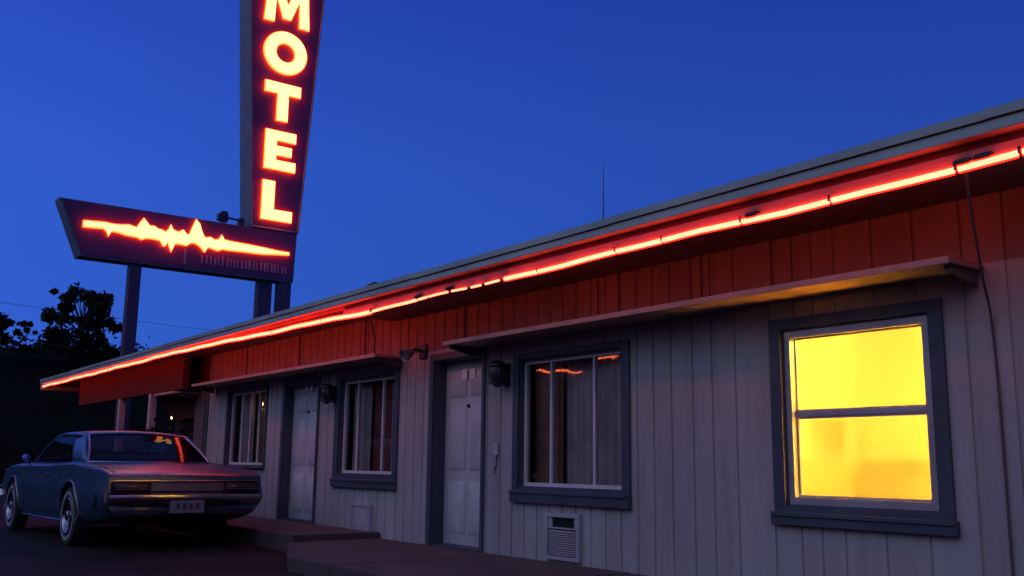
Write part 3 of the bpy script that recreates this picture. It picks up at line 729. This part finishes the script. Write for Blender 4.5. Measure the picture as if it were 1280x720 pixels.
xst = [0, .02, .06, .12, .2, .3, .45, .6, .8, 1.0, 1.2, 1.36, 1.5, 1.7, 1.9, 2.1, 2.4, 2.8, 3.2, 3.6, 3.9, 4.2, 4.44, 4.7, 4.95, 5.15, 5.3, 5.38, 5.42]
for x in xst:
    h = profile(x)
    ringp = [(x, y, z) for y, z in h] + [(x, -y, z) for y, z in h[-2:0:-1]]
    rings.append([b.bm.verts.new(p) for p in ringp])
n = len(rings[0])
for p, q in zip(rings, rings[1:]):
    for k in range(n): b.bm.faces.new((p[k], q[k], q[(k + 1) % n], p[(k + 1) % n]))
b.bm.faces.new(rings[0]); b.bm.faces.new(rings[-1][::-1])
body = b.build('body', 'car', CAR, local=True)
# wheel arches by boolean, evaluated to a plain mesh
cut = MB()
for xw in (XRW, XFW):
    for s in (-1, 1):
        r = .405
        prof = [(r, .62 * s), (r, 1.2 * s)]
        cut.lathe(prof, axis='y', c=(xw, 0, WR + .01), n=36)
        if xw == XRW: pass
co = cut.build('cutter_tmp', 'car', CAR, local=True)
md = body.modifiers.new('arch', 'BOOLEAN'); md.operation = 'DIFFERENCE'; md.object = co; md.solver = 'EXACT'
bpy.context.view_layer.update()
dg = bpy.context.evaluated_depsgraph_get()
me = bpy.data.meshes.new_from_object(body.evaluated_get(dg)); body.modifiers.clear(); body.data = me; me.name = 'body'
bpy.data.objects.remove(co, do_unlink=True)
me.shade_smooth(); me.set_sharp_from_angle(angle=R(32))
if not me.materials: me.materials.append(M['car'])
def cb(mb, name, mat, parent=CAR, **k): return mb.build(name, mat, parent, local=True, **k)
# arch liners
g = MB()
for xw in (XRW, XFW):
    g.box(xw - .40, xw + .40, -.60, .60, .30, .74)
cb(g, 'wheel_well', 'dark')
# wheels
def wheel():
    w = bpy.data.objects.new('wheel', None); COL.objects.link(w); w.parent = CAR
    g = MB(); g.lathe([(.20, -.09), (.30, -.10), (.335, -.085), (.345, -.05), (.345, .05), (.335, .085), (.30, .10), (.20, .09)], axis='y', n=40, cap=False); cb(g, 'tyre', 'tyre', w, smooth=35)
    g = MB(); g.lathe([(.245, .1005), (.29, .1025)], axis='y', n=40, cap=False); g.lathe([(.29, .1025), (.285, .099)], axis='y', n=40, cap=False); cb(g, 'whitewall', 'whitewall', w, smooth=35)
    g = MB(); g.lathe([(.205, .06), (.215, .098), (.20, .104), (.188, .09), (.18, .03)], axis='y', n=36, cap=False)
    for k in range(5):
        a = 2 * math.pi * k / 5 + .3
        c, s = math.cos(a), math.sin(a)
        v = []
        for (u, t, h) in ((.04, .045, .085), (.04, -.045, .085), (.19, -.03, .055), (.19, .03, .055)):
            v.append((u * c - t * s, h, u * s + t * c))
        v2 = [(p[0], p[1] - .03, p[2]) for p in v]
        A = [g.bm.verts.new(p) for p in v]; B = [g.bm.verts.new(p) for p in v2]
        g.bm.faces.new(A); g.bm.faces.new(B[::-1])
        for i in range(4): g.bm.faces.new((A[i], B[i], B[(i + 1) % 4], A[(i + 1) % 4]))
    g.lathe([(.062, .06), (.062, .10), (.045, .112), (.01, .115)], axis='y', n=24)
    cb(g, 'rim', 'chrome', w, smooth=35)
    g = MB(); g.lathe([(.19, .0), (.19, .012)], axis='y', n=24); cb(g, 'brake_drum', 'dark', w)
    return w
w0 = wheel(); first = True
for xw in (XRW, XFW):
    for s in (1, -1):
        w = w0 if first else copy_tree(w0, CAR); first = False
        w.location = (xw, s * .845, WR); w.rotation_euler = (0, 0, 0 if s == 1 else math.pi)
# greenhouse: roof with rear pillars
zr = 1.405
def roof_pts(x, yh, z, crown):
    return [(x, yh * (k / 6 - 1), z + crown * (1 - (k / 6 - 1) ** 2)) for k in range(13)]
rows = []
for x, yh, z, cr in ((1.94, .60, 1.315, .035), (2.02, .615, 1.345, .035), (2.2, .635, 1.362, .035), (2.6, .65, 1.370, .035), (3.0, .645, 1.362, .035), (3.22, .63, 1.342, .035), (3.30, .62, 1.320, .035)):
    row = roof_pts(x, yh, z, cr)
    row = [(x, -yh - .035, z - .045), (x, -yh - .022, z - .012)] + row + [(x, yh + .022, z - .012), (x, yh + .035, z - .045)]
    rows.append(row)
g = MB(); g.grid(rows)
cb(g, 'roof', 'car', smooth=50, solid=.03)
for s in (1, -1):
    def sp(x, y, z): return (x, s * y, z)
    # sail panel between side glass and rear glass
    rows = []
    N = 8
    for i in range(N + 1):
        t = i / N
        lo_x, hi_x = 1.34 + (2.00 - 1.34) * t, 1.93 + (2.42 - 1.93) * t
        row = []
        for j in range(7):
            u = j / 6; bulge = .02 * math.sin(math.pi * u)
            yy = .775 + (.645 - .775) * u + bulge
            zz = (.975) + (1.325 - .975) * u
            row.append(sp(lo_x + (hi_x - lo_x) * (u ** .9), yy + (-.02 if i == 0 else 0), zz))
        rows.append(row)
    g = MB(); g.grid(rows); cb(g, 'rear_pillar', 'car', smooth=60, solid=.03 * s)
    g = MB(); g.tube([sp(3.95, .755, .975), sp(3.62, .70, 1.18), sp(3.29, .64, 1.32)], [.024, .022, .022], 8); cb(g, 'windscreen_pillar', 'car', smooth=60)
    g = MB(); g.tube([sp(2.30, .672, 1.335), sp(2.8, .690, 1.347), sp(3.28, .66, 1.318), sp(3.62, .72, 1.18), sp(3.93, .775, .985)], .011, 6); cb(g, 'window_trim', 'chrome', smooth=60)
    # side glass
    rows = []
    for (xa, xb, y, z) in ((1.98, 3.92, .765, .965), (2.2, 3.62, .715, 1.17), (2.40, 3.26, .660, 1.33)):
        rows.append([sp(xa + (xb - xa) * k / 6, y, z) for k in range(7)])
    g = MB(); g.grid(rows); cb(g, 'side_window', 'carglass', smooth=60)
    # belt moulding, sill strip, door seam and handle
    g = MB(); g.tube([sp(5.28, .885, .845), sp(4.4, .918, .905), sp(3.2, .918, .913), sp(2.4, .918, .925), sp(1.36, .925, .955), sp(.5, .905, .90), sp(.06, .872, .825)], .008, 6); cb(g, 'shoulder_trim', 'chrome_dull', smooth=60)
    g = MB(); g.tube([sp(3.98, .893, .262), sp(3.0, .893, .262), sp(1.83, .896, .272)], .014, 6); cb(g, 'sill_strip', 'chrome', smooth=60)
    g = MB()
    for xd in (2.30, 3.72):
        _, w_, zb_, zm_, zs_, zd_ = lerp_st(xd)
        pts = [sp(xd, y + .001, z) for y, z in profile(xd)[3:10]]
        g.tube(pts, .0045, 4)
    cb(g, 'door_seam', 'dark')
    g = MB(); g.box(2.42, 2.60, .938 * s if s > 0 else .962 * s, .962 * s if s > 0 else .938 * s, .80, .822, bev=.005); cb(g, 'door_handle', 'chrome', smooth=40)
    g = MB(); g.tube([sp(3.66, .90, .93), sp(3.66, .95, .99)], .010, 6); mi = cb(g, 'wing_mirror', 'chrome')
    g = MB(); g.lathe([(.03, -.05), (.055, -.045), (.058, .0), (.02, .03)], axis='x', c=(3.66, s * .965, 1.02), n=16); cb(g, 'mirror_head', 'chrome', mi, smooth=40)
    # arch lip
    for xw in (XRW, XFW):
        pts = []; g = MB()
        for k in range(15):
            a = R(-8) + R(196) * k / 14
            z = WR + .01 + .408 * math.sin(a); xx = xw + .408 * math.cos(a)
            w_ = lerp_st(xx)[1]; prof = profile(xx)
            yv = w_
            for (y0, z0), (y1, z1) in zip(prof[2:9], prof[3:10]):
                if z0 <= z <= z1: yv = y0 + (y1 - y0) * (z - z0) / (z1 - z0)
            pts.append(sp(xx, yv, z))
        g.tube(pts, .011, 6); cb(g, 'arch_trim', 'chrome_dull', smooth=60)
    # front fender marker / headlamp
    g = MB(); g.lathe([(.085, 5.425), (.095, 5.45), (.08, 5.455), (.0801, 5.44)], axis='x', c=(0, s * .70, .66), n=20); cb(g, 'headlight', 'chrome', smooth=40)
# rear glass, wrapping round
def arc_rows(base, top, N=14, M_=6):
    rows = []
    for j in range(M_ + 1):
        u = j / M_; row = []
        for k in range(N + 1):
            v = -1 + 2 * k / N
            bx = base[0] + base[1] * v * v; by = base[2] * v
            tx = top[0] + top[1] * v * v; ty = top[2] * v
            bul = math.sin(math.pi * u) * base[4]
            row.append((bx + (tx - bx) * u - bul, by + (ty - by) * u, base[3] + (top[3] + .03 * (1 - v * v) - base[3]) * u))
        rows.append(row)
    return rows
g = MB(); g.grid(arc_rows((1.17, .18, .765, .985, .05), (1.93, .0, .62, 1.325))); cb(g, 'rear_window', 'carglass', smooth=80)
bp = arc_rows((1.17, .18, .765, .985, .05), (1.93, .0, .62, 1.325))
g = MB(); g.tube([bp[j][0] for j in range(7)], .012, 6); g.tube([bp[j][-1] for j in range(7)], .012, 6); g.tube(bp[0], .012, 6); g.tube([(p[0] - .004, p[1], p[2] + .004) for p in bp[-1]], .011, 6); cb(g, 'rear_window_trim', 'chrome', smooth=60)
g = MB(); g.grid(arc_rows((4.10, -.18, .755, .975, -.04), (3.30, .0, .62, 1.325))); cb(g, 'windscreen', 'carglass', smooth=80)
# interior
g = MB(); g.grid([[(1.4, -.72, .992), (1.4, .72, .992)], [(3.9, -.72, .985), (3.9, .72, .985)]]); cb(g, 'cabin_floor', 'dark')
for xs_, zt in ((2.9, 1.13), (1.95, 1.08)):
    g = MB(); g.box(xs_ - .12, xs_ + .04, -.62, .62, .993, zt, bev=.03); cb(g, 'seat_back', 'seat', smooth=40)
g = MB(); pts = [(3.45 + .06 * math.sin(2 * math.pi * k / 20), .36 + .19 * math.cos(2 * math.pi * k / 20), 1.06 + .15 * math.sin(2 * math.pi * k / 20)) for k in range(21)]
g.tube(pts, .012, 6); cb(g, 'steering_wheel', 'seat', smooth=60)
g = MB(); g.box(3.6, 3.85, -.70, .70, .99, 1.03, bev=.02); cb(g, 'dashboard', 'seat', smooth=40)
# rear: trunk lid seam, light panel, bumper, plate
def rear_x(z): return -.004
g = MB(); g.tube([(.10, -.80, .872), (.5, -.80, .932), (1.05, -.78, .975)], .004, 4); g.tube([(.10, .80, .872), (.5, .80, .932), (1.05, .78, .975)], .004, 4); g.tube([(1.05, -.78, .977), (1.0, 0, .985), (1.05, .78, .977)], .004, 4); cb(g, 'boot_seam', 'dark')
g = MB(); g.box(-.012, .02, -.86, .86, .655, .775, bev=.006); cb(g, 'rear_panel', 'dark', smooth=40)
g = MB()
for k in range(7): g.box(-.022, -.011, -.42, .42, .672 + k * .0125, .680 + k * .0125, bev=.002)
cb(g, 'grooved_trim', 'chrome_dull')
g = MB(); g.box(-.03, .012, -.88, .88, .777, .793, bev=.005); cb(g, 'trim_bar', 'chrome')
g = MB(); g.tube([(.012, -.85, .842), (-.004, -.4, .846), (-.006, 0, .847), (-.004, .4, .846), (.012, .85, .842)], .009, 8); cb(g, 'boot_lip_trim', 'chrome', smooth=60)
for s in (1, -1):
    g = MB(); g.box(-.028, -.010, min(s * .44, s * .84), max(s * .44, s * .84), .668, .764, bev=.007); tl_ = cb(g, 'taillight', 'taillight', smooth=40)
    g = MB()
    for k in range(3): g.box(-.032, -.0285, min(s * .46, s * .82), max(s * .46, s * .82), .69 + k * .026, .695 + k * .026)
    cb(g, 'lens_bar', 'chrome_dull', tl_)
g = MB()
rows = []
for (h, d) in ((.47, .03), (.50, -.03), (.54, -.07), (.59, -.09), (.63, -.085), (.652, -.05), (.655, .0)):
    row = []
    for k in range(25):
        v = -1 + k / 12
        if abs(v) < .94: x_, y_ = d + .05 * v * v, v * .96
        else:
            y_ = math.copysign(.915 + min(.03, .6 * (abs(v) - .94)), v); x_ = d + .05 + (abs(v) - .94) * 5.5
        row.append((x_, y_, h))
    rows.append(row)
g.grid(rows); cb(g, 'rear_bumper', 'chrome', smooth=50, solid=.01)
g = MB(); g.box(-.02, .06, -.80, .80, .40, .468, bev=.015); cb(g, 'rear_valance', 'dark', smooth=40)
g = MB(); g.box(-.115, -.105, -.20 + .03, .20 + .03, .425, .565, bev=.004); pt = cb(g, 'licence_plate', 'plate')
g = MB()
for k in range(4):
    y0 = -.11 + k * .075; g.box(-.1185, -.1155, y0, y0 + .045, .465, .535)
cb(g, 'plate_characters', 'plateink', pt)
g = MB()
rows = []
for (h, d) in ((.45, -.02), (.50, .04), (.56, .065), (.60, .04), (.61, -.02)):
    rows.append([(5.44 + d - .06 * (k / 6 - 1) ** 2, .95 * (k / 6 - 1), h) for k in range(13)])
g.grid(rows); cb(g, 'front_bumper', 'chrome', smooth=50, solid=.01)
g = MB(); g.box(5.42, 5.445, -.60, .60, .62, .76, bev=.005); cb(g, 'grille', 'chrome_dull')
g = MB(); g.tube([(.1, .45, .26), (.6, .45, .28), (1.0, .4, .27)], .03, 8); cb(g, 'exhaust_pipe', 'dark', smooth=50)

# ------------------------------------------------------------------ vegetation
def leaves(g, c, rad, n, size, rr):
    for _ in range(n):
        while True:
            p = Vector((rr.uniform(-1, 1), rr.uniform(-1, 1), rr.uniform(-1, 1)))
            if p.length < 1: break
        p = p * (.45 + .75 * rr.random())
        q = Vector((c[0] + p.x * rad[0], c[1] + p.y * rad[1], c[2] + p.z * rad[2]))
        a = Vector((rr.gauss(0, 1), rr.gauss(0, 1), rr.gauss(0, 1))).normalized(); b_ = a.orthogonal().normalized()
        s_ = size * rr.uniform(.6, 1.3)
        a *= s_; b_ *= s_ * .55
        g.bm.faces.new([g.bm.verts.new(q + v) for v in (a, b_, -a, -b_)])
def tree(x, y, z0, h, wx, seed, label, nclump=26, leafn=90, size=.14, trunk_frac=.35, group=None, name='tree'):
    rr = random.Random(seed)
    t = thing(name, (x, y, z0), label, 'tree', group)
    g = MB(); top = Vector((x, y, z0 + h * .8))
    g.tube([(x, y, z0 - .2), (x + .1, y, z0 + h * .3), (x - .05, y + .1, z0 + h * .6), top], [h * .028, h * .022, h * .014, h * .006], 8)
    f = MB()
    for k in range(nclump):
        u = rr.random(); zz = z0 + h * (trunk_frac + (1 - trunk_frac) * u)
        sp_ = wx * (1.0 - .5 * abs(u - .45) ** 1.2) * rr.uniform(.3, 1)
        a = rr.uniform(0, 6.283)
        c = (x + sp_ * math.cos(a), y + sp_ * math.sin(a), zz)
        g.tube([(x, y, z0 + h * (trunk_frac * .6 + .5 * u * (1 - trunk_frac))), ((x * .4 + c[0] * .6), (y * .4 + c[1] * .6), zz - .15 * h * .3), c], [h * .010, h * .006, h * .003], 5)
        rd = wx * rr.uniform(.10, .26)
        leaves(f, c, (rd, rd, rd * .8), leafn, size, rr)
    g.build('trunk', 'bark', t, smooth=60); f.build('crown', 'leaf', t, fixn=False)
    return t
# dark wooded rise behind the lot
rows = []
for i in range(41):
    u = i / 40; y = -45 + 100 * u; row = []
    for j in range(9):
        v = j / 8; x = -41 - 30 * v
        hgt = (6.75 + .5 * noise.noise((y * .12, 3.2, 0)) + .25 * noise.noise((y * .6, 1, 0)) - .03 * (y - 2)) 
        prof = [0, .55, .82, .95, 1, 1.0, .95, .85, 0][j]
        row.append((x, y, ZG - .02 + hgt * prof))
    rows.append(row)
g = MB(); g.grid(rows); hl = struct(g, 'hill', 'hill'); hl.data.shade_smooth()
HT = 5.3
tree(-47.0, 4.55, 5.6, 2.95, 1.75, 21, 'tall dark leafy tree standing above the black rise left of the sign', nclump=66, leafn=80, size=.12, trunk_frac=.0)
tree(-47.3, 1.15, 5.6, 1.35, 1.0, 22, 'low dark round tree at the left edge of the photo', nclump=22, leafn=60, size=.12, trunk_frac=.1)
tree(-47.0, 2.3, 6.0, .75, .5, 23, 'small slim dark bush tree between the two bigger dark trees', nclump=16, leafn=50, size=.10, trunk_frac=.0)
f = MB(); rr = random.Random(77)
for k in range(260):
    yb = rr.uniform(-8, 14); xb = rr.uniform(-56, -46)
    zb = ZG - .02 + (6.75 + .5 * noise.noise((yb * .12, 3.2, 0)) + .25 * noise.noise((yb * .6, 1, 0)) - .03 * (yb - 2)) * .86
    hb_ = rr.uniform(.2, .75); leaves(f, (xb, yb, zb + hb_ * .5), (.55, .55, hb_), 45, .11, rr)
tag(f.build('hillside_brush', 'leaf', fixn=False), 'dark low brush covering the crest of the black rise', 'brush', kind='stuff')
# shrub under the porch
sh = thing('porch_shrub', (-18.6, .75, .07), 'dark leafy shrub under the far porch behind the car', 'shrub')
rr = random.Random(31); g = MB(); f = MB()
for k in range(16):
    c = (-18.6 + rr.uniform(-.7, .8), -.1 + rr.uniform(-.35, .5), .5 + rr.uniform(0, 1.25))
    g.tube([(-18.6, .05, .05), ((c[0] - 18.6) / 2, c[1] * .5, c[2] * .6), c], [.02, .014, .006], 5); leaves(f, c, (.3, .3, .3), 60, .06, rr)
g.build('stem', 'bark', sh, smooth=60); f.build('foliage', 'leaf', sh, fixn=False)
# small porch bulb
pb = thing('porch_bulb', (-19.75, .3, 2.1), 'tiny bare white bulb hanging in the dark far porch', 'bulb')
g = MB(); g.tube([(-19.75, .3, 2.1), (-19.75, .3, 1.78)], .006, 6); g.build('cord', 'cable', pb)
g = MB(); g.lathe([(.006, 1.78), (.014, 1.75), (.018, 1.725), (.012, 1.70), (.004, 1.69)], c=(-19.75, .3, 0), n=12); g.build('glass_bulb', 'bulb', pb, smooth=60)
# two added bulbs imitating lights reflected in the far window
bl = thing('reflection_bulbs', (-15.0, .16, 1.6), 'pair of added small warm bulbs imitating reflected lights in the far dark window', 'lamp')
for dz in (1.78, 1.70):
    g = MB(); g.lathe([(.004, dz - .03), (.016, dz - .02), (.02, dz), (.015, dz + .02), (.004, dz + .03)], c=(-14.78 - (.03 if dz < 1.75 else 0), .13, 0), n=12); g.build('glass_bulb', 'bulb', bl, smooth=60)
g = MB(); g.tube([(-14.78, .15, 2.0), (-14.78, .145, 1.66)], .005, 6); g.build('cord', 'cable', bl)
# overhead wire in the distance
pw = thing('utility_line', (-68, 4, ZG), 'thin overhead wire crossing the sky behind the sign', 'power line')
g = MB(); pts = []
P0, P1 = Vector((-69.9, -8, 11.6)), Vector((-64.2, 32, 9.2))
for k in range(25):
    t = k / 24; p = P0.lerp(P1, t); p.z -= 1.2 * 4 * t * (1 - t) * .3; pts.append(p)
g.tube(pts, .014, 5); g.build('wire', 'cable', pw)
for p in (P0, P1):
    g = MB(); g.tube([(p.x, p.y, ZG - .3), (p.x, p.y, p.z + .6)], .14, 8); g.box(p.x - .06, p.x + .06, p.y - .9, p.y + .9, p.z + .02, p.z + .16); g.build('utility_pole', 'bark', pw)

# ------------------------------------------------------------------ world: dusk sky
W = bpy.data.worlds.new('World'); S.world = W; W.use_nodes = True
n = W.node_tree; n.nodes.clear()
out = n.nodes.new('ShaderNodeOutputWorld'); bg = n.nodes.new('ShaderNodeBackground'); bg.inputs['Strength'].default_value = 1.0
tc = n.nodes.new('ShaderNodeTexCoord'); sx = n.nodes.new('ShaderNodeSeparateXYZ'); n.links.new(tc.outputs['Generated'], sx.inputs[0])
def ramp(stops):
    r = n.nodes.new('ShaderNodeValToRGB'); e = r.color_ramp.elements
    e[0].position, e[0].color = stops[0][0], (*stops[0][1], 1); e[1].position, e[1].color = stops[-1][0], (*stops[-1][1], 1)
    for p, c in stops[1:-1]:
        q = e.new(p); q.color = (*c, 1)
    n.links.new(sx.outputs['Z'], r.inputs['Fac']); return r
east = ramp([(0, (.034, .12, .60)), (.12, (.034, .124, .66)), (.28, (.031, .108, .64)), (.45, (.021, .067, .51)), (1, (.07, .10, .36))])
west = ramp([(0, (.06, .03, .05)), (.12, (.09, .055, .10)), (.3, (.30, .30, .50)), (.55, (.64, .80, 1.22)), (.82, (.38, .52, .95)), (1, (.07, .10, .36))])
dt = n.nodes.new('ShaderNodeVectorMath'); dt.operation = 'DOT_PRODUCT'; dt.inputs[1].default_value = Vector((.10, -.99, 0)).normalized()
n.links.new(tc.outputs['Generated'], dt.inputs[0])
mr = n.nodes.new('ShaderNodeMapRange'); mr.interpolation_type = 'SMOOTHSTEP'; mr.inputs['From Min'].default_value = .0; mr.inputs['From Max'].default_value = .95
n.links.new(dt.outputs['Value'], mr.inputs['Value'])
# slight darkening of the sky away from the afterglow
mx = n.nodes.new('ShaderNodeMix'); mx.data_type = 'RGBA'
n.links.new(mr.outputs['Result'], mx.inputs[0]); n.links.new(east.outputs['Color'], mx.inputs[6]); n.links.new(west.outputs['Color'], mx.inputs[7])
da = n.nodes.new('ShaderNodeVectorMath'); da.operation = 'DOT_PRODUCT'; da.inputs[1].default_value = Vector((-.25, .97, 0)).normalized()
n.links.new(tc.outputs['Generated'], da.inputs[0])
m2 = n.nodes.new('ShaderNodeMapRange'); m2.inputs['From Min'].default_value = .25; m2.inputs['From Max'].default_value = .98; m2.inputs['To Min'].default_value = 1.0; m2.inputs['To Max'].default_value = .62
n.links.new(da.outputs['Value'], m2.inputs['Value'])
sc = n.nodes.new('ShaderNodeVectorMath'); sc.operation = 'SCALE'; n.links.new(mx.outputs[2], sc.inputs[0]); n.links.new(m2.outputs['Result'], sc.inputs['Scale'])
sk = n.nodes.new('ShaderNodeTexSky'); sk.sky_type = 'NISHITA'; sk.sun_disc = False; sk.sun_elevation = R(-3.5); sk.sun_rotation = R(184); sk.ozone_density = 4
s2 = n.nodes.new('ShaderNodeVectorMath'); s2.operation = 'SCALE'; s2.inputs['Scale'].default_value = .01; n.links.new(sk.outputs['Color'], s2.inputs[0])
ad = n.nodes.new('ShaderNodeVectorMath'); ad.operation = 'ADD'; n.links.new(sc.outputs[0], ad.inputs[0]); n.links.new(s2.outputs[0], ad.inputs[1])
n.links.new(ad.outputs[0], bg.inputs['Color']); n.links.new(bg.outputs[0], out.inputs['Surface'])

# ------------------------------------------------------------------ camera
f_px, pitch, roll, yaw = 1220.0, R(10.22514), R(.70037), R(36.49596)
h = Vector((-math.cos(yaw), math.sin(yaw), 0)); r = Vector((h.y, -h.x, 0)); u = Vector((0, 0, 1))
fw = h * math.cos(pitch) + u * math.sin(pitch); up = u * math.cos(pitch) - h * math.sin(pitch)
r2 = r * math.cos(roll) + up * math.sin(roll); u2 = up * math.cos(roll) - r * math.sin(roll)
cd = bpy.data.cameras.new('camera'); cam = bpy.data.objects.new('camera', cd); COL.objects.link(cam)
cd.sensor_width = 36; cd.lens = 36 * f_px / 1280; cd.clip_end = 800; cd.clip_start = .05
m = Matrix((r2, u2, -fw)).transposed().to_4x4(); m.translation = Vector((0, -5.929, .894)); cam.matrix_world = m
S.camera = cam
S.view_settings.view_transform = 'Standard'; S.view_settings.look = 'None'; S.view_settings.exposure = 0; S.view_settings.gamma = 1; S.view_settings.use_curve_mapping = False
S.cycles.use_denoising = True
S.cycles.max_bounces = 8; S.cycles.transparent_max_bounces = 12; S.cycles.caustics_reflective = False; S.cycles.caustics_refractive = True
S.cycles.sample_clamp_indirect = 60
